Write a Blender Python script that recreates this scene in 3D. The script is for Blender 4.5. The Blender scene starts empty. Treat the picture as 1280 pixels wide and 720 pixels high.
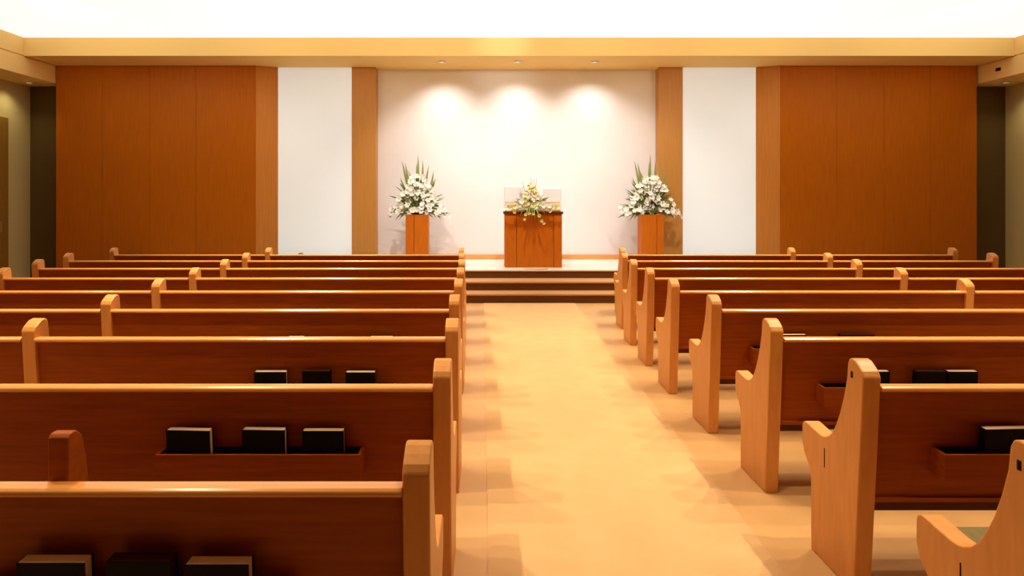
import bpy, bmesh, math, random
from mathutils import Vector, Matrix
R = math.radians
rnd = random.Random(7)
col = bpy.context.scene.collection
# metres; the camera stands at x=0, y=0, eye height EYE and looks along +y
EYE = 1.57
F = 800.0          # focal length in pixels of the 1280 px wide picture
PX, PY = 610.0, 252.0
def X(px, d): return (px - PX) * d / F

# ------------------------------------------------------------ materials
def srgb(r, g, b):
    f = lambda c: (c/255/12.92) if c/255 <= 0.04045 else ((c/255+0.055)/1.055)**2.4
    return (f(r), f(g), f(b), 1)
def base_mat(name, c, rough=0.5, spec=0.5):
    m = bpy.data.materials.new(name); m.use_nodes = True
    b = m.node_tree.nodes['Principled BSDF']
    b.inputs['Base Color'].default_value = c
    b.inputs['Roughness'].default_value = rough
    b.inputs['Specular IOR Level'].default_value = spec
    return m, m.node_tree, b
def grain_mat(name, c1, c2, scale=(3, 3, 3), rough=0.4, spec=0.5, nscale=6, detail=4, bump=0.0, coat=0.0):
    m, nt, b = base_mat(name, c1, rough, spec)
    tc = nt.nodes.new('ShaderNodeTexCoord'); mp = nt.nodes.new('ShaderNodeMapping')
    mp.inputs['Scale'].default_value = scale
    n = nt.nodes.new('ShaderNodeTexNoise'); n.inputs['Scale'].default_value = nscale
    n.inputs['Detail'].default_value = detail
    cr = nt.nodes.new('ShaderNodeValToRGB')
    cr.color_ramp.elements[0].position = 0.3; cr.color_ramp.elements[0].color = c1
    cr.color_ramp.elements[1].position = 0.7; cr.color_ramp.elements[1].color = c2
    L = nt.links.new
    L(tc.outputs['Object'], mp.inputs['Vector']); L(mp.outputs[0], n.inputs['Vector'])
    L(n.outputs['Fac'], cr.inputs[0]); L(cr.outputs[0], b.inputs['Base Color'])
    if bump:
        bp = nt.nodes.new('ShaderNodeBump'); bp.inputs['Strength'].default_value = bump
        bp.inputs['Distance'].default_value = 0.01
        L(n.outputs['Fac'], bp.inputs['Height']); L(bp.outputs[0], b.inputs['Normal'])
    if coat: b.inputs['Coat Weight'].default_value = coat
    return m
def lin(r, g, b): return (r, g, b, 1)
M = {}
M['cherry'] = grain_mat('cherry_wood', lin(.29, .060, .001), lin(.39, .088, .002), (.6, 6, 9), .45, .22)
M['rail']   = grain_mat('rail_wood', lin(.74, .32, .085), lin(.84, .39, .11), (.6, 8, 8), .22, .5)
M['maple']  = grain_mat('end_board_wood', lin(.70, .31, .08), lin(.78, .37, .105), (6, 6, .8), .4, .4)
M['panel']  = grain_mat('wall_panel_wood', lin(.43, .112, .002), lin(.50, .140, .003), (7, 7, .35), .5, .15)
M['return'] = grain_mat('panel_return_wood', lin(.52, .20, .035), lin(.58, .235, .045), (7, 7, .35), .5, .15)
M['tan']    = grain_mat('pillar_wood', lin(.52, .235, .045), lin(.58, .27, .055), (7, 7, .35), .45, .4)
M['lectern']= grain_mat('lectern_wood', lin(.50, .125, .004), lin(.58, .15, .006), (6, 6, .5), .5, .18)
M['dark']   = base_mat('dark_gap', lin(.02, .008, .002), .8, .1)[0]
M['darkwood'] = base_mat('dark_rail_wood', lin(.10, .02, .004), .5, .3)[0]
M['cushion']= grain_mat('olive_cushion_fabric', lin(.19, .155, .07), lin(.23, .19, .09), (1, 1, 1), .9, .1, 60)
M['carpet'] = grain_mat('aisle_carpet', lin(.66, .43, .215), lin(.71, .465, .24), (1, 1, 1), .85, .15, 5, 6, .15)
M['floor']  = grain_mat('hall_floor', lin(.62, .375, .16), lin(.68, .42, .185), (1, 1, 1), .42, .3, 4, 6)
M['stage']  = grain_mat('stage_floor', lin(.80, .72, .62), lin(.86, .78, .68), (1, 1, 1), .4, .4, 3)
M['riser']  = grain_mat('step_riser', lin(.12, .043, .004), lin(.16, .058, .006), (1, 6, 6), .5, .3)
M['tread']  = base_mat('step_nosing', lin(.62, .34, .15), .5, .3)[0]
M['plaster']= base_mat('warm_plaster', lin(.88, .62, .22), .75, .2)[0]
M['soffit'] = base_mat('soffit_plaster', lin(.66, .46, .28), .7, .2)[0]
M['niche']  = grain_mat('niche_plaster', lin(.80, .765, .73), lin(.84, .80, .77), (1, 1, 1), .7, .2, 1.5)
M['sidewall'] = base_mat('side_wall_plaster', lin(.60, .48, .20), .8, .2)[0]
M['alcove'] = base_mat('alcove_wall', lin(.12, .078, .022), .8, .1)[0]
M['ceil']   = base_mat('ceiling_white', lin(.85, .82, .76), .8, .1)[0]
M['rearwall'] = base_mat('rear_wall_brown', lin(.16, .08, .035), .8, .1)[0]
def emis(name, c, strength, base):
    m, nt, b = base_mat(name, base, .6, .2)
    b.inputs['Emission Color'].default_value = c
    b.inputs['Emission Strength'].default_value = strength
    return m
M['ceilglow'] = emis('ceiling_added_glow', lin(1, .97, .92), 0.95, lin(.8, .8, .78))  # emission added so the ceiling reads white, no lamps behind it
M['glow']    = emis('frosted_glass_added_glow', lin(.95, 1, .97), 0.36, lin(.66, .68, .67))  # added emission brightens the pale panels, nothing lights them from behind
M['lampglow']= emis('lamp_glow', lin(1, .85, .6), 1.2, lin(.8, .8, .8))
M['black'] = base_mat('black_book_cover', lin(.004, .003, .003), .5, .12)[0]
M['redblack'] = base_mat('dark_red_book_cover', lin(.05, .010, .004), .5, .3)[0]
M['pages'] = base_mat('cream_paper', lin(.92, .72, .50), .8, .1)[0]
M['petal'] = base_mat('white_petal', lin(.88, .88, .78), .6, .2)[0]
M['petaly']= base_mat('cream_petal', lin(.86, .84, .30), .6, .2)[0]
M['leaf']  = base_mat('leaf_green', lin(.30, .34, .10), .55, .3)[0]
M['leafd'] = base_mat('leaf_dark_green', lin(.12, .17, .035), .55, .3)[0]
M['white'] = base_mat('white_cloth', lin(.90, .87, .84), .8, .1)[0]
M['peach'] = base_mat('peach_cloth', lin(.85, .60, .36), .8, .1)[0]
M['metal'] = base_mat('pale_metal', lin(.75, .70, .62), .35, .5)[0]
M['brass'] = base_mat('dull_brass', lin(.35, .22, .08), .4, .5)[0]
M['door']  = grain_mat('door_wood', lin(.26, .13, .015), lin(.30, .16, .02), (6, 6, .5), .5, .3)

# ------------------------------------------------------------ helpers
class MB:
    def __init__(s): s.bm = bmesh.new()
    def box(s, x0, x1, y0, y1, z0, z1, mi=0):
        v = [s.bm.verts.new((x, y, z)) for z in (z0, z1) for y in (y0, y1) for x in (x0, x1)]
        for f in ((0,2,3,1),(4,5,7,6),(0,1,5,4),(1,3,7,5),(3,2,6,7),(2,0,4,6)):
            s.bm.faces.new([v[i] for i in f]).material_index = mi
        return s
    def prism_x(s, prof, x0, x1, mi=0, shear=None):
        """closed profile of (y, z), extruded along x"""
        a = [s.bm.verts.new((x0, p[0], p[1])) for p in prof]
        b = [s.bm.verts.new((x1, p[0], p[1])) for p in prof]
        n = len(prof)
        s.bm.faces.new(a).material_index = mi; s.bm.faces.new(b[::-1]).material_index = mi
        for i in range(n):
            s.bm.faces.new((a[i], b[i], b[(i+1) % n], a[(i+1) % n])).material_index = mi
        return s
    def prism_z(s, poly, z0, z1, mi=0):
        a = [s.bm.verts.new((p[0], p[1], z0)) for p in poly]
        b = [s.bm.verts.new((p[0], p[1], z1)) for p in poly]
        n = len(poly)
        s.bm.faces.new(a[::-1]).material_index = mi; s.bm.faces.new(b).material_index = mi
        for i in range(n):
            s.bm.faces.new((a[i], a[(i+1) % n], b[(i+1) % n], b[i])).material_index = mi
        return s
    def lathe(s, prof, seg=20, c=(0, 0), mi=0):
        rings = []
        for r, z in prof:
            rings.append([s.bm.verts.new((c[0]+r*math.cos(2*math.pi*k/seg), c[1]+r*math.sin(2*math.pi*k/seg), z)) for k in range(seg)])
        for i in range(len(rings)-1):
            for k in range(seg):
                s.bm.faces.new((rings[i][k], rings[i][(k+1) % seg], rings[i+1][(k+1) % seg], rings[i+1][k])).material_index = mi
        s.bm.faces.new(rings[0][::-1]).material_index = mi; s.bm.faces.new(rings[-1]).material_index = mi
        return s
    def build(s, name, mats, parent=None, bevel=0, segs=2, smooth=False, loc=(0, 0, 0)):
        bmesh.ops.recalc_face_normals(s.bm, faces=s.bm.faces)
        me = bpy.data.meshes.new(name); s.bm.to_mesh(me); s.bm.free()
        for m in (mats if isinstance(mats, (list, tuple)) else [mats]): me.materials.append(m)
        o = bpy.data.objects.new(name, me); col.objects.link(o); o.location = loc
        if parent: o.parent = parent
        if smooth:
            for p in me.polygons: p.use_smooth = True
        if bevel:
            b = o.modifiers.new('bevel', 'BEVEL'); b.width = bevel; b.segments = segs
            b.limit_method = 'ANGLE'; b.angle_limit = R(35)
        return o
def tag(o, label=None, cat=None, group=None, kind=None):
    if label: o['label'] = label
    if cat: o['category'] = cat
    if group: o['group'] = group
    if kind: o['kind'] = kind
    return o
def empty(name, loc, label, cat, group=None, rz=0):
    o = bpy.data.objects.new(name, None); col.objects.link(o)
    o.location = loc; o.rotation_euler = (0, 0, rz); o.empty_display_size = .1
    return tag(o, label, cat, group)
def struct(o, label=None, cat='structure'):
    o['kind'] = 'structure'
    if label: o['label'] = label; o['category'] = cat
    return o

# ------------------------------------------------------------ room shell
CZ = 4.52; SZ = 4.19; LZ = 3.85            # ceiling, stage soffit, side soffit
XL, XR = -8.34, 9.46                       # inner faces of side bulkheads
WL, WR = -9.07, 10.25                      # side walls
YB = 12.72; Y0 = -3.0; BY = 11.5           # niche wall, rear of hall, beam
struct(MB().box(WL, WR, Y0, 13.0, -.1, 0).build('floor', M['floor']), 'warm polished tan floor of the hall', 'floor')
struct(MB().box(XL, XR, 8.2, BY, CZ, CZ+.1).build('ceiling', M['ceilglow']), 'bright white ceiling with added glow over the front of the hall', 'ceiling')
struct(MB().box(XL, XR, Y0, 8.2, CZ, CZ+.1).build('ceiling', M['ceil']), 'plain white ceiling above the pews', 'ceiling')
# the beam with the soffit behind it
struct(MB().box(XL, XR, BY, YB+.1, SZ, CZ+.1).build('trim_1', [M['plaster']]), 'broad yellow fascia beam crossing the hall below the white ceiling', 'beam')
# side bulkheads, each with a shadow groove at soffit height
for n, (a, b, side) in enumerate(((WL, XL, 'left'), (XR, WR, 'right'))):
    m = MB().box(a, b, Y0, YB+.1, LZ, SZ-.012)
    g = .02
    if side == 'left': m.box(a, b-g, Y0, YB+.1, SZ-.012, SZ+.012); m.box(a, b, Y0, BY, SZ+.012, CZ+.1)
    else: m.box(a+g, b, Y0, YB+.1, SZ-.012, SZ+.012); m.box(a, b, Y0, BY, SZ+.012, CZ+.1)
    struct(m.build('trim_%d' % (n+2), M['plaster']), 'yellow lowered bulkhead running along the %s side wall' % side, 'bulkhead')
struct(MB().box(WL-.1, WL, Y0, YB, 0, CZ).build('wall_left', M['sidewall']), 'olive plaster left side wall', 'wall')
struct(MB().box(WR, WR+.1, Y0, YB, 0, CZ).build('wall_right', M['sidewall']), 'olive plaster right side wall', 'wall')
struct(MB().box(WL-.1, WR+.1, Y0-.1, Y0, 0, CZ+.1).build('wall_rear', M['rearwall']), 'brown rear wall of the hall', 'wall')
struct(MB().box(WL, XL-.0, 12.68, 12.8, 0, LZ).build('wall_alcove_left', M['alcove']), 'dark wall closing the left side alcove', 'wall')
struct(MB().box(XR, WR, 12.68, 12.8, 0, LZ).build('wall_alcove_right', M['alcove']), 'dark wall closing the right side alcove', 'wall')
nl, nr = X(470, 12.5), X(823, 12.5)
struct(MB().box(nl-.05, nr+.05, YB, YB+.1, 0, SZ).build('wall_front', M['niche']), 'cream niche wall behind the lectern lit by ceiling spots', 'wall')
# tall door leaf in the left wall
m = MB().box(WL-.02, WL+.02, 10.2, 12.08, 0, 3.15)
d = struct(m.build('door_1', M['door'], bevel=.004), 'tall brown door at the left edge in the side wall', 'door')
MB().box(WL+.02, WL+.05, 11.84, 11.88, 1.0, 1.2).build('door_handle', M['brass'], d, bevel=.005)

# wood panelling either side: separate boards with thin joints, splayed return to the glass
def wood_screen(px_edges, retx, name, label):
    d1 = 12.33
    xs = [X(p, d1) for p in px_edges]
    root = empty(name, ((xs[0]+xs[-1])/2, 12.45, 0), label, 'wall panel')
    cx, cy = root.location.x, root.location.y
    for a, b in zip(xs[:-1], xs[1:]):
        MB().box(a+.0025-cx, b-.0025-cx, d1-cy, d1+.06-cy, 0, SZ).build('wood_board', M['panel'], root)
    MB().box(xs[0]+.01-cx, xs[-1]-.01-cx, d1+.06-cy, d1+.34-cy, 0, SZ).build('backing', M['dark'], root)
    xe, xr = (xs[-1], retx) if retx > xs[-1] else (xs[0], retx)
    s = 1 if retx > xe else -1
    poly = [(xe-s*0-cx, d1-cy), (xr-cx, 12.48-cy), (xr-cx, 12.6-cy), (xe-cx, 12.6-cy)]
    MB().prism_z(poly, 0, SZ).build('splayed_return', M['return'], root)
wood_screen([70, 128, 187, 245, 320], X(347, 12.48), 'wood_wall_panel', 'broad orange-brown wood panelling on the wall left of the stage')
wood_screen([975, 1046, 1105, 1163, 1221], X(945.5, 12.48), 'wood_wall_panel', 'broad orange-brown wood panelling on the wall right of the stage')
# frosted glass panels
for a, b, s in ((347, 440, 'left'), (853, 945.5, 'right')):
    x0, x1 = X(a, 12.48), X(b, 12.48)
    root = empty('frosted_glass_panel', ((x0+x1)/2, 12.5, 0), 'tall pale frosted glass panel between pillar and wood panelling, %s of the niche' % s, 'glass panel', 'frosted glass panels')
    w = (x1-x0)/2
    MB().box(-w+.003, w-.003, 0, .05, .45, SZ).build('glass', M['glow'], root)
    MB().box(-w+.003, w-.003, -.005, .06, 0, .445).build('bottom_rail', M['tan'], root)
# pillars
for a, b, s in ((440, 470, 'left'), (823, 853, 'right')):
    x0, x1 = X(a, 12.5), X(b, 12.5)
    m = MB().box(x0, x1, 12.47, YB, 0, SZ)
    tag(m.build('pillar', M['tan'], bevel=.004), 'flat tan wooden pillar at the %s edge of the lit niche' % s, 'pillar', 'wooden pillars framing the niche')
struct(MB().box(nl, nr, YB-.03, YB, .425, .52).build('baseboard_front', M['rail'], bevel=.003), 'light wood baseboard along the niche', 'baseboard')

# ------------------------------------------------------------ stage with three steps
st = empty('stage', (.56, 11.3, 0), 'low platform with cream floor and three dark steps at its front', 'stage')
def st_part(name, m, mat, bevel=0):
    return m.build(name, mat, st, bevel=bevel, loc=(-.56, -11.3, 0))
y1, y2, y3 = 9.89, 10.28, 10.75
xa, xb = WL+.02, WR-.02
SL, SR = -4.0, 5.2
st_part('step', MB().box(SL, SR, y1, y2+.05, 0, .118), M['riser'])
st_part('step', MB().box(SL, SR, y2, y3, 0, .258), M['riser'])
st_part('step', MB().box(SL, SR, y3, y3+.1, 0, .398), M['riser'])
st_part('tread', MB().box(SL, SR, y1-.015, y2-.001, .118, .145), M['tread'], .004)
st_part('tread', MB().box(SL, SR, y2-.015, y3-.001, .258, .285), M['tread'], .004)
st_part('platform', MB().box(-6.5, 7.7, y3+.1, 12.32, 0, .40).box(nl+.02, nr-.02, 12.32, YB-.001, 0, .40), M['riser'])
st_part('platform_floor', MB().box(-6.5, 7.7, y3-.015, 12.32, .400, .425).box(nl+.01, nr-.01, 12.32, YB-.03, .40, .425), M['stage'], .004)

# ------------------------------------------------------------ aisle carpet
ca = MB(); bmv = ca.bm
cv = [(.005, -1.5), (1.235, -1.5), (1.245, 2.5), (1.335, 9.85), (-.07, 9.85), (.0, 3.0)]
ca.prism_z(cv, .001, .009)
tag(ca.build('aisle_carpet', M['carpet']), 'pale orange carpet runner down the aisle between the pews', 'carpet')

# ------------------------------------------------------------ pews
END = [(0, 0), (-.068, .884), (-.055, .905), (-.032, .922), (-.008, .936), (.015, .940), (.032, .935), (.042, .915),
       (.05, .847), (.072, .77), (.10, .696), (.128, .640), (.155, .598), (.185, .568), (.215, .552), (.24, .545), (.264, .544),
       (.31, .548), (.375, .556), (.400, .557), (.415, .546), (.420, .53), (.420, .455), (.405, .415), (.365, .375), (.347, .345), (.34, .30), (.34, 0)]
TH = .07
def end_board(x, parent, mat='maple', prof=END):
    """x = left face"""
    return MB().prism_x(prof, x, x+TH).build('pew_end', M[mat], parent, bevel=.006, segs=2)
def make_pew(x0, x1, d, label, group, ends=(1, 1), rack=None, hardware=False, extra=None, name='church_pew'):
    """x0..x1: outer faces, d: rear foot line"""
    cx = (x0+x1)/2
    root = empty(name, (cx, d, 0), label, 'pew', group)
    a, b = x0-cx, x1-cx
    ia, ib = (a+TH if ends[0] else a+.001), (b-TH if ends[1] else b-.001)
    # leaned back panel
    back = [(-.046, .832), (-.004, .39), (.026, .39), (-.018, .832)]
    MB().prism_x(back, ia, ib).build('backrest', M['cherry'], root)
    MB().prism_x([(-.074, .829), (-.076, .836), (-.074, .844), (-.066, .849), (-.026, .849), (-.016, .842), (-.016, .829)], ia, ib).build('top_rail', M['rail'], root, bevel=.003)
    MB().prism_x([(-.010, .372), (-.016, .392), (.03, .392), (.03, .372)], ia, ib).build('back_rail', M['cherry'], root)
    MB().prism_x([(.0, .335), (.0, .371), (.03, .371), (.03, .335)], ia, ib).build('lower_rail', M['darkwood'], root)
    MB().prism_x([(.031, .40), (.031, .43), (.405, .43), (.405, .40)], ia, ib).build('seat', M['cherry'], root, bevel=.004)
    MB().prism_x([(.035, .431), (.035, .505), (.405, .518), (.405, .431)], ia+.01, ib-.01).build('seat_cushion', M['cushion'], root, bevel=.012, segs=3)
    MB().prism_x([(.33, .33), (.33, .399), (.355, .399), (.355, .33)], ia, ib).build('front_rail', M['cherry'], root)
    if ends[0]:
        e = end_board(a, root)
        if hardware:
            MB().box(a-.002, a+.004, .005, .018, .862, .888).build('socket', M['dark'], e, bevel=.001)
            MB().box(a-.0015, a+.004, .219, .223, .415, .50).build('slot', M['dark'], e)
    if ends[1]: end_board(b-TH, root)
    if rack:
        r0, r1 = rack[0]-cx, rack[1]-cx
        rk = MB().prism_x([(-.100, .50), (-.102, .597), (-.093, .597), (-.090, .50)], r0, r1)
        rk.prism_x([(-.090, .50), (-.090, .511), (-.016, .511), (-.016, .50)], r0, r1)
        for x in (r0, r1-.012): rk.prism_x([(-.0905, .511), (-.0925, .597), (-.025, .599), (-.017, .511)], x, x+.012)
        rk = rk.build('book_rack', M['cherry'], root)
        MB().prism_x([(-.030, .514), (-.030, .600), (-.0275, .600), (-.0275, .514)], r0+.013, r1-.013).build('rack_shade', M['dark'], rk)  # dark strip added for the shade inside the rack
    if extra is not None:
        xx = extra-cx
        MB().prism_x([(-.012, .84), (-.012, .955), (.0, .965), (.022, .965), (.045, .945), (.062, .88), (.09, .72), (.14, .60), (.19, .55), (.19, .52), (.03, .52)], xx, xx+.055).build('divider_board', M['cherry'], root, bevel=.004)
    return root
ROW = [1.675 + .885*k for k in range(9)]
NTH = ['nearest', 'second', 'third', 'fourth', 'fifth', 'sixth', 'seventh', 'eighth', 'ninth and frontmost']
LI = [-.146, -.145, -.156, -.19, -.203, -.226, -.25, -.285, -.327]     # aisle face of the left ends
LD = [-2.20, -2.30, X(30,3.40), X(127,4.28), X(189.5,5.16), X(236,6.04), X(275,6.93), X(302,7.8), X(331,8.69)]
LO = [None, None, -4.2, -4.3, -4.45, X(0,6.05)-.03, X(40,6.93), X(78,7.8), X(136,8.69)]
RI = [1.40, 1.462, 1.492, 1.49, 1.475, 1.505, 1.55, 1.64, 1.80]
RD = [3.75, 3.80, 3.85, 3.90, X(1217.5,5.16), X(1135,6.04), X(1078,6.93), X(1042,7.8), X(995,8.69)]
RO = [None, None, None, None, 5.85, 5.95, 6.05, X(1249,7.8), X(1198,8.69)]
LABL = ['darkest wooden pew at bottom left, nearest the camera, three books on its back',
        'wooden pew left of the aisle with a long rack of three black books',
        'third wooden pew left of the aisle, three book tops showing at its back',
        'fourth wooden pew left of the aisle, two pale book tops at its back'] + \
       ['wooden pew left of the aisle, %s row from the camera' % n for n in NTH[4:]]
LABR = ['wooden pew cut off at bottom right, olive seat cushion showing',
        'wooden pew right of the aisle with a socketed end board and book rack',
        'third wooden pew right of the aisle, dark books at its back',
        'fourth wooden pew right of the aisle, two book tops peeking at its back'] + \
       ['wooden pew right of the aisle, %s row from the camera' % n for n in NTH[4:]]
for k, d in enumerate(ROW):
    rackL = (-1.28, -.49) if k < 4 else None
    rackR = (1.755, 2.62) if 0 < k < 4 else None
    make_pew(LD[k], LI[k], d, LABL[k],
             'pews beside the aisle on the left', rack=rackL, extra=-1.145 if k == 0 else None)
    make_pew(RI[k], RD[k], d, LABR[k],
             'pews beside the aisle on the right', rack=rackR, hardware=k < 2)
    if LO[k] is not None:
        make_pew(LO[k], LD[k], d, 'outer left wooden pew by the left wall, %s row from the camera' % NTH[k], 'outer pews on the left', ends=(1, 0))
    if RO[k] is not None:
        make_pew(RD[k], RO[k], d, 'outer right wooden pew by the right wall, %s row from the camera' % NTH[k], 'outer pews on the right', ends=(0, 1))

# ------------------------------------------------------------ books in the racks
def make_book(w, h=.205, t=.032, cover='black', dark_pages=False):
    root = empty('hymn_book', (0, 0, 0), 'x', 'book')
    # x width, y thickness, z height; spine on the left
    m = MB().box(-w/2, w/2, -t/2, -t/2+.003, 0, h).box(-w/2, w/2, t/2-.003, t/2, 0, h).box(-w/2, -w/2+.003, -t/2+.003, t/2-.003, 0, h)
    m.build('cover', M[cover], root)
    MB().box(-w/2+.0035, w/2-.004, -t/2+.0035, t/2-.0035, .004, h+.0004).build('pages', M['redblack' if dark_pages else 'pages'], root)
    return root
def place_book(x0, x1, row, z_top, label, group, dark=False, t=.032, tilt=-4, rz=0):
    z0 = .513
    b = make_book(x1-x0, (z_top-.035-z0)/math.cos(R(tilt)), t, 'black', dark)
    # leans away from the camera against the pew back
    b.location = ((x0+x1)/2, row-.063, z0)
    b.rotation_euler = (R(-tilt), 0, R(rz))
    tag(b, label, 'book', group)
G = 'books in the rack of the %s left pew'
dA, dB, dC, dD = [r-.085 for r in ROW[:4]]
def bx(p0, p1, d): return X(p0, d), X(p1, d)
place_book(*bx(23,108,dA), ROW[0], .712, 'black book with yellowish page edges, leftmost in the rack nearest the camera', G % 'nearest', t=.038)
place_book(*bx(135,215,dA), ROW[0], .716, 'all-black book in the middle of the rack nearest the camera', G % 'nearest', True, t=.038)
place_book(*bx(232,312,dA), ROW[0], .708, 'black book with yellowish page edges, rightmost in the rack nearest the camera', G % 'nearest', t=.038)
place_book(*bx(208,264,dB), ROW[1], .722, 'leftmost black book in the rack on the second left pew', G % 'second', rz=-3)
place_book(*bx(303,357,dB), ROW[1], .724, 'middle black book in the rack on the second left pew', G % 'second', rz=-2)
place_book(*bx(378,430,dB), ROW[1], .720, 'rightmost black book in the rack on the second left pew', G % 'second')
place_book(*bx(318,358,dC), ROW[2], .712, 'leftmost pale-edged book seen over the second left pew', G % 'third')
place_book(*bx(378,413,dC), ROW[2], .716, 'all-dark middle book seen over the second left pew', G % 'third', True)
place_book(*bx(432,469,dC), ROW[2], .710, 'rightmost pale-edged book seen over the second left pew', G % 'third')
place_book(*bx(360,380,dD), ROW[3], .708, 'left book whose pale top just shows over the third left pew', G % 'fourth')
place_book(*bx(463,491,dD), ROW[3], .708, 'right book whose pale top just shows over the third left pew', G % 'fourth')
G = 'books in the rack of the %s right pew'
place_book(*bx(1229,1290,dB), ROW[1], .728, 'black book with cream top in the rack behind the nearest right end board', G % 'second', rz=3)
place_book(*bx(1075,1112,dC), ROW[2], .714, 'book partly hidden by the socketed end board of the second right pew', G % 'third')
place_book(*bx(1145,1182,dC), ROW[2], .714, 'dark book left of the pale-edged one over the second right pew', G % 'third', True)
place_book(*bx(1185,1222,dC), ROW[2], .714, 'pale-edged black book, rightmost of those over the second right pew', G % 'third')
place_book(*bx(975,1008,dD), ROW[3], .722, 'pale top of a book just above the third right pew near its end board', G % 'fourth')
place_book(*bx(1050,1093,dD), ROW[3], .722, 'dark top of a book just above the third right pew, right of the pale one', G % 'fourth', True)

# ------------------------------------------------------------ lectern
LY = 11.1
lx0, lx1 = X(631, LY), X(702.5, LY); lc = (lx0+lx1)/2; lw = (lx1-lx0)/2
SF = .4251
le = empty('lectern', (lc, LY+.25, SF), 'square orange-brown wooden lectern in the middle of the stage', 'lectern')
t0 = 1.352-SF
m = MB().box(-lw, lw, -.21, .25, 0, t0)
m.build('body', M['lectern'], le, bevel=.006)
MB().box(-lw, -lw+.20, -.25, -.211, 0, t0).build('side_stile', M['lectern'], le, bevel=.004)
MB().box(lw-.14, lw, -.25, -.211, 0, t0).build('side_stile', M['lectern'], le, bevel=.004)
MB().box(-lw+.207, lw-.147, -.243, -.211, 0, t0).build('front_panel', M['lectern'], le, bevel=.003)
MB().box(-lw-.02, lw+.02, -.27, .27, t0, t0+.045).build('top', M['darkwood'], le, bevel=.006)
tz = 1.352+.045
cl = MB().box(lx0+.005, lx1-.005, LY+.14, LY+.5, tz, tz+.14)
tag(cl.build('draped_plinth', M['peach'], bevel=.02), 'low plinth draped in peach cloth on the lectern top, under the white boxes', 'draped plinth')
for a, b, yy, hh, lab in ((630.5, 654,   .32, .325, 'white rounded box on the left of the lectern top'), (680, 702, .34, .29, 'white rounded box on the right of the lectern top')):
    x0, x1 = X(a, LY+.2), X(b, LY+.2)
    r = empty('white_box', ((x0+x1)/2, LY+yy, tz+.1405), lab, 'box', 'white boxes on the lectern')
    w = (x1-x0)/2
    MB().box(-w, w, -.12, .12, 0, hh).build('box_body', M['white'], r, bevel=.04, segs=4)

# ------------------------------------------------------------ pedestals and flowers
def pedestal(pa, pb, seam, side):
    d = 11.9
    x0, x1 = X(pa, d), X(pb, d); c = (x0+x1)/2; w = (x1-x0)/2; s = X(seam, d)-c
    r = empty('flower_pedestal', (c, d+.2, SF), 'tall square orange wood pedestal under the flowers, %s of the lectern' % side, 'pedestal', 'flower pedestals on the stage')
    h = 1.325-SF
    MB().box(-w+.012, w-.012, -.17, .18, 0, h-.02).build('column', M['lectern'], r)
    MB().box(-w, s-.004, -.2, -.171, 0, h-.02).build('front_board', M['lectern'], r, bevel=.003)
    MB().box(s+.004, w, -.2, -.171, 0, h-.02).build('front_board', M['lectern'], r, bevel=.003)
    MB().box(-w-.004, w+.004, -.205, .19, h-.02, h).build('top', M['lectern'], r, bevel=.004)
    return c, d, 1.325
def petal_flower(bm, n=6, L=.06, W=.024, lift=.5, mi=0):
    for k in range(n):
        a = 2*math.pi*k/n
        ca_, sa_ = math.cos(a), math.sin(a)
        def P(r, w, z): return bm.verts.new((r*ca_-w*sa_, r*sa_+w*ca_, z))
        p = [P(.004, 0, 0), P(L*.5, W, L*lift*.7), P(L*.5, 0, L*lift*.55), P(L*.5, -W, L*lift*.7), P(L, 0, L*lift*.9)]
        for f in ((p[0], p[1], p[2]), (p[0], p[2], p[3]), (p[1], p[4], p[2]), (p[2], p[4], p[3])):
            bm.faces.new(f).material_index = mi
    c = bm.verts.new((0, 0, L*.45)); q = [bm.verts.new((.009*math.cos(t), .009*math.sin(t), .004)) for t in (0, 2.1, 4.2)]
    for i in range(3): bm.faces.new((q[i], q[(i+1) % 3], c)).material_index = 1
fm = MB(); petal_flower(fm.bm, 6, .075, .030); LILY = fm.build('lily', [M['petal'], M['petaly']])
fm = MB(); petal_flower(fm.bm, 6, .06, .026, .8); CREAM = fm.build('cream_flower', [M['petaly'], M['petal']])
def dup(src, parent, loc, direction, s=1, name=None):
    c = src.copy(); col.objects.link(c); c.parent = parent; c.location = loc
    if name: c.name = name
    c.rotation_mode = 'QUATERNION'
    c.rotation_quaternion = Vector(direction).to_track_quat('Z', 'Y')
    c.scale = (s, s, s)
    return c
def blade(bm, p0, p1, w, bend, mi=0):
    """a slim leaf from p0 to p1"""
    p0, p1 = Vector(p0), Vector(p1); n = 6
    ax = (p1-p0).cross(Vector((0, 1, 0)))
    ax = ax.normalized() if ax.length > 1e-4 else Vector((1, 0, 0))
    prev = None
    for i in range(n+1):
        t = i/n; c = p0.lerp(p1, t) + Vector(bend)*math.sin(math.pi*t)
        ww = w*math.sin(math.pi*(.12+.88*t))**.7 if t < 1 else .0008
        a = bm.verts.new(c-ax*ww); b = bm.verts.new(c+ax*ww); e = bm.verts.new(c+Vector((0, .35*ww, 0)))
        if prev:
            bm.faces.new((prev[0], prev[2], e, a)).material_index = mi
            bm.faces.new((prev[2], prev[1], b, e)).material_index = mi
        prev = (a, b, e)
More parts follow.
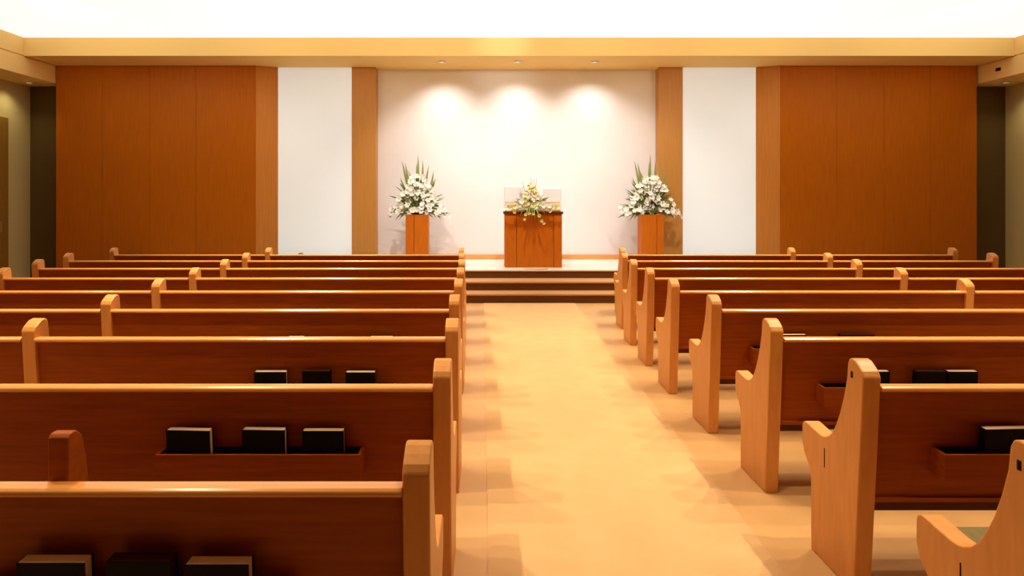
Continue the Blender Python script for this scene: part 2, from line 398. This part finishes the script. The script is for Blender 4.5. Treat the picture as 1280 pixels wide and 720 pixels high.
def stand_flowers(c, d, z, side, seed):
    rr = random.Random(seed)
    r = empty('flower_arrangement', (c, d+.2, z), 'tall spray of white lilies and upright green blades on the pedestal %s of the lectern' % side, 'flowers', 'standing flower arrangements')
    bowl = MB().lathe([(.10, .0), (.15, .03), (.17, .08), (.16, .085), (.12, .04), (.02, .035)], 18)
    bowl.build('bowl', M['leafd'], r)
    fol = MB()
    for k in range(230):           # dark leaf mass round the base and between the flowers
        a = rr.uniform(0, 2*math.pi); el = rr.uniform(-.25, 1.35)
        L = rr.uniform(.26, .60)*(1.0 if el > .3 else 1.1)
        dirv = Vector((math.cos(a)*math.cos(el)*1.05, math.sin(a)*math.cos(el)*.5, math.sin(el)*1.2))
        p0 = Vector((0, 0, .07))+dirv*rr.uniform(.04, .25); p1 = Vector((0, 0, .07))+dirv*L
        p1.z = max(p1.z, -.06)
        if abs(p1.x) < .23 and p1.z < .03: p1.z = .05
        blade(fol.bm, p0, p1, rr.uniform(.008, .016), (0, 0, .03), 0 if rr.random() < .4 else 1)
    for x, y, zz in ((-.56, -.1, -.02), (.56, -.1, -.04), (-.42, -.12, -.12), (.45, -.12, -.10), (.52, .05, .10), (-.5, .05, .12), (-.34, -.15, -.10), (.36, -.15, -.06)):
        blade(fol.bm, (x*.2, y*.3, .10), (x, y, zz), .017, (0, 0, .08), 1)
    tag(fol.build('foliage', [M['leaf'], M['leafd']], r), kind='stuff')
    for x, zz, lean in ((-.30, 1.02, -.0), (-.19, .84, .05), (0.0, 1.14, 0), (.09, 1.03, .02), (.30, .82, .03), (-.34, .70, 0), (-.03, .98, 0), (.2, .93, 0), (-.24, .98, 0), (.34, .68, 0)):
        b = MB(); blade(b.bm, (x*.35, .03*rr.uniform(-1, 1), .12), (x, rr.uniform(-.06, .06), zz), .026, (lean, 0, 0), 0)
        b.build('upright_blade', [M['leaf'], M['leafd']], r)
    n = 0
    pts = []
    while n < 62:
        u = rr.uniform(-1, 1); v = rr.uniform(0, 1)
        x = u*(.47*(1-v)**.75+.07); zz = .06+v*.66 - .10*abs(u)*(1-v)
        y = -rr.uniform(.06, .20)*(1-.5*v)
        if any((x-a)**2+(zz-b)**2 < .058**2 for a, b in pts): 
            if rr.random() < .97: continue
        pts.append((x, zz)); n += 1
        dup(LILY, r, (x, y, zz), (x*.9+rr.uniform(-.3, .3), -.8, .35+rr.uniform(-.3, .4)), rr.uniform(.7, 1.0))
    for k in range(8):
        s = -1 if k % 2 else 1
        dup(LILY, r, (s*rr.uniform(.42, .60), rr.uniform(-.1, .0), rr.uniform(-.06, .16)), (s, -.7, .1), rr.uniform(.6, .9))
c1 = pedestal(507, 535, 517.5, 'left'); c2 = pedestal(802, 830, 821, 'right')
stand_flowers(*c1, 'left', 3); stand_flowers(*c2, 'right', 11)

# flowers on the lectern
rr = random.Random(5)
r = empty('flower_arrangement', (X(664, LY), LY-.0, tz+.0005), 'loose cream and yellow-green flowers in the middle of the lectern top, trailing over its front', 'flowers')
MB().lathe([(.07, 0), (.11, .02), (.12, .06), (.10, .062), (.07, .03), (.01, .025)], 16).build('bowl', M['leafd'], r)
fol = MB()
for k in range(110):
    a = rr.uniform(0, 2*math.pi); el = rr.uniform(.05, 1.4); L = rr.uniform(.12, .34)
    dv = Vector((math.cos(a)*math.cos(el)*1.3, math.sin(a)*math.cos(el)*.35-.12, math.sin(el)))
    blade(fol.bm, (dv.x*.05, dv.y*.05, .06), (dv.x*L, dv.y*L, .06+dv.z*L), rr.uniform(.007, .013), (0, 0, .02), rr.choice((0, 1)))
for x0, zz in ((-.12, -.18), (-.06, -.13), (.05, -.15), (.13, -.21), (-.2, -.07), (.22, -.06), (0, -.10)):
    blade(fol.bm, (x0*.4, -.1, .08), (x0, -.21, zz), .012, (0, -.06, .07), 0)
tag(fol.build('foliage', [M['leaf'], M['leafd']], r), kind='stuff')
pts = []
while len(pts) < 60:
    v = rr.random(); u = rr.uniform(-1, 1)
    x = u*(.10+.40*(1-v)**1.3); z = .05+.42*v**1.1 if abs(u) < .5 else .05+.10*v
    if any((x-a)**2+(z-b)**2 < .032**2 for a, b in pts) and rr.random() < .95: continue
    pts.append((x, z)); dup(CREAM if rr.random() < .6 else LILY, r, (x, -.12-.05*rr.random(), z), (rr.uniform(-.6, .6), -1, rr.uniform(-.2, .7)), rr.uniform(.55, .85))
for x, z in ((-.11, -.04), (-.13, -.12), (.12, -.06), (.16, -.15), (.02, -.03), (-.3, .0), (.3, .01), (.2, -.19), (-.05, -.02)):
    dup(CREAM, r, (x, -.235, z), (0, -1, -.2), rr.uniform(.5, .7))
for x, zt in ((-.16, .55), (.0, .60), (.05, .59), (.1, .60), (-.05, .5)):
    b = MB(); blade(b.bm, (x*.3, -.02, .1), (x, .02, zt), .006, (0, 0, 0)); b.build('stem', [M['leaf']], r)
    dup(LILY, r, (x, .0, zt), (x, -.6, .5), .5)
for proto in (LILY, CREAM):
    bpy.data.objects.remove(proto)

# small things on the stage
c = MB().lathe([(.07, 0), (.075, .02), (.06, .10), (.07, .14), (.055, .20), (.025, .235)], 18)
tag(c.build('floor_lamp', M['brass'], loc=(X(376, 11.4), 11.4, SF+.0)), 'small dull dome lamp standing on the stage before the left glass panel', 'lamp')
def tube(path, r, seg=8, sub=6):
    m = MB(); P = [Vector(p) for p in path]; pts = []
    for i in range(len(P)-1):
        a, b = P[max(i-1, 0)], P[min(i+2, len(P)-1)]
        for k in range(sub):
            t = k/sub; p, q = P[i], P[i+1]
            pts.append(.5*((2*p)+(q-a)*t+(2*a-5*p+4*q-b)*t*t+(-a+3*p-3*q+b)*t**3))
    pts.append(P[-1]); rings = []
    for i, p in enumerate(pts):
        tan = (pts[min(i+1, len(pts)-1)]-pts[max(i-1, 0)]).normalized()
        n = tan.cross(Vector((0, 0, 1))).normalized(); bb = n.cross(tan)
        rings.append([m.bm.verts.new(p+(n*math.cos(2*math.pi*k/seg)+bb*math.sin(2*math.pi*k/seg))*r) for k in range(seg)])
    for i in range(len(rings)-1):
        for k in range(seg): m.bm.faces.new((rings[i][k], rings[i][(k+1) % seg], rings[i+1][(k+1) % seg], rings[i+1][k]))
    m.bm.faces.new(rings[0]); m.bm.faces.new(rings[-1][::-1])
    return m
tag(tube([(x, y, SF+.0125) for x, y in ((.62, 10.86), (.74, 10.80), (.86, 10.765), (.96, 10.80), (1.02, 10.86))], .012).build('cable', M['peach'], smooth=True),
    'short peach cable on the stage floor at the foot of the lectern', 'cable')

# ------------------------------------------------------------ lamps
def downlight(x, y, z, label, group):
    r = empty('downlight', (x, y, z), label, 'ceiling light', group)
    MB().lathe([(.075, 0), (.085, -.012), (.05, -.02), (.045, -.004)], 20).build('ring', M['metal'], r)
    MB().lathe([(.044, -.003), (.044, -.006)], 20).build('lens', M['lampglow'], r)
def spot(x, y, z, tx, ty, tz_, power, cone, blend=.6, color=(1, .8, .55), size=.04):
    L = bpy.data.lights.new('spot', 'SPOT'); L.energy = power; L.spot_size = R(cone); L.spot_blend = blend
    L.color = color; L.shadow_soft_size = size
    o = bpy.data.objects.new('spot_lamp', L); col.objects.link(o); o.location = (x, y, z)
    o.rotation_euler = (Vector((tx, ty, tz_))-Vector((x, y, z))).to_track_quat('-Z', 'Y').to_euler()
for xx, nm in ((-.86, 'left'), (.56, 'middle'), (2.0, 'right')):
    downlight(xx, 11.98, SZ, 'recessed round downlight in the stage soffit, %s of three' % nm, 'downlights over the niche')
    spot(xx, 12.0, SZ-.04, xx, YB, 1.9, 92, 118, 1.0, (1, .95, .93), .06)
for xx, nm in ((-8.75, 'left'), (9.87, 'right')):
    downlight(xx, 12.2, LZ, 'recessed downlight under the lowered %s bulkhead' % nm, 'downlights in the side bulkheads')
spot(-8.75, 12.0, LZ-.04, -8.95, 11.9, 0, 22, 120, 1, (1, .9, .6), .05)
spot(9.87, 12.0, LZ-.04, 10.1, 11.9, 0, 22, 120, 1, (1, .9, .6), .05)
b = MB().box(-.012, 0, -.06, .06, -.03, .03)
tag(b.build('wall_sensor', M['dark'], loc=(XR, 11.86, 4.02), bevel=.01), 'small dark fixture on the right bulkhead beside the beam', 'sensor')
# pew and aisle downlights, recessed in the ceiling nearer than the picture shows
def ceil_lamp(x, y, power, cone=84, tilt=.0, color=(1, .78, .50), size=.035):
    spot(x, y, CZ-.03, x, y-tilt, 0, power, cone, .5, color, size)
for k in range(0, 9):
    y = ROW[k]+.20
    if y > 9.0: y = 9.0
    P_ = 130 if k == 0 else 290
    ceil_lamp(3.5, y, P_, 80, .25, size=.02); ceil_lamp(-2.3, y, P_, 80, .25, size=.02)
for y in (2.4, 4.1, 5.8, 7.5, 9.1):
    ceil_lamp(.62, y, 165, 80, .7, size=.1)
for y in (4.1, 6.4):
    ceil_lamp(-5.4, y, 100, 90, .8); ceil_lamp(6.6, y, 100, 90, .8)
spot(.32, 9.0, CZ-.30, .27, BY, 4.36, 90, 30, 1, (.85, .92, 1), .2)
spot(-2.4, 9.0, CZ-.05, -4.9, 12.3, 1.3, 170, 62, 1, (1, .8, .5), .1)  # this spot and the next: added to brighten the inner wood panelling
spot(3.6, 9.0, CZ-.05, 6.2, 12.3, 1.3, 170, 62, 1, (1, .8, .5), .1)
for x in (-6.5, -3.7, -1.0, 1.9, 4.7, 7.6):  # unseen washers added to brighten the beam face
    spot(x, 8.9, CZ-.25, x, BY, 4.36, 66, 80, .9, (1, .80, .46), .1)
for x, tx in ((-1.6, -1.1), (.6, .7), (2.8, 2.9)):  # added front fill for the niche wall, boxes and flowers
    spot(x, 9.2, CZ-.05, tx, 12.0, 1.5, 320, 70, .9, (1, .94, .90), .08)

# ------------------------------------------------------------ world, camera, view
w = bpy.data.worlds.new('world'); bpy.context.scene.world = w; w.use_nodes = True
w.node_tree.nodes['Background'].inputs[0].default_value = (.02, .015, .01, 1)
cam = bpy.data.cameras.new('camera'); cam.sensor_width = 36; cam.lens = F/1280*36
cam.shift_x = (640-PX)/1280; cam.shift_y = -(360-PY)/1280
cam.clip_start = .05
co = bpy.data.objects.new('camera', cam); col.objects.link(co)
co.location = (0, 0, EYE); co.rotation_euler = (R(90), 0, 0)
sc = bpy.context.scene; sc.camera = co
sc.view_settings.view_transform = 'Standard'; sc.view_settings.look = 'None'
sc.view_settings.gamma = 1; sc.view_settings.use_curve_mapping = False
sc.view_settings.exposure = 0
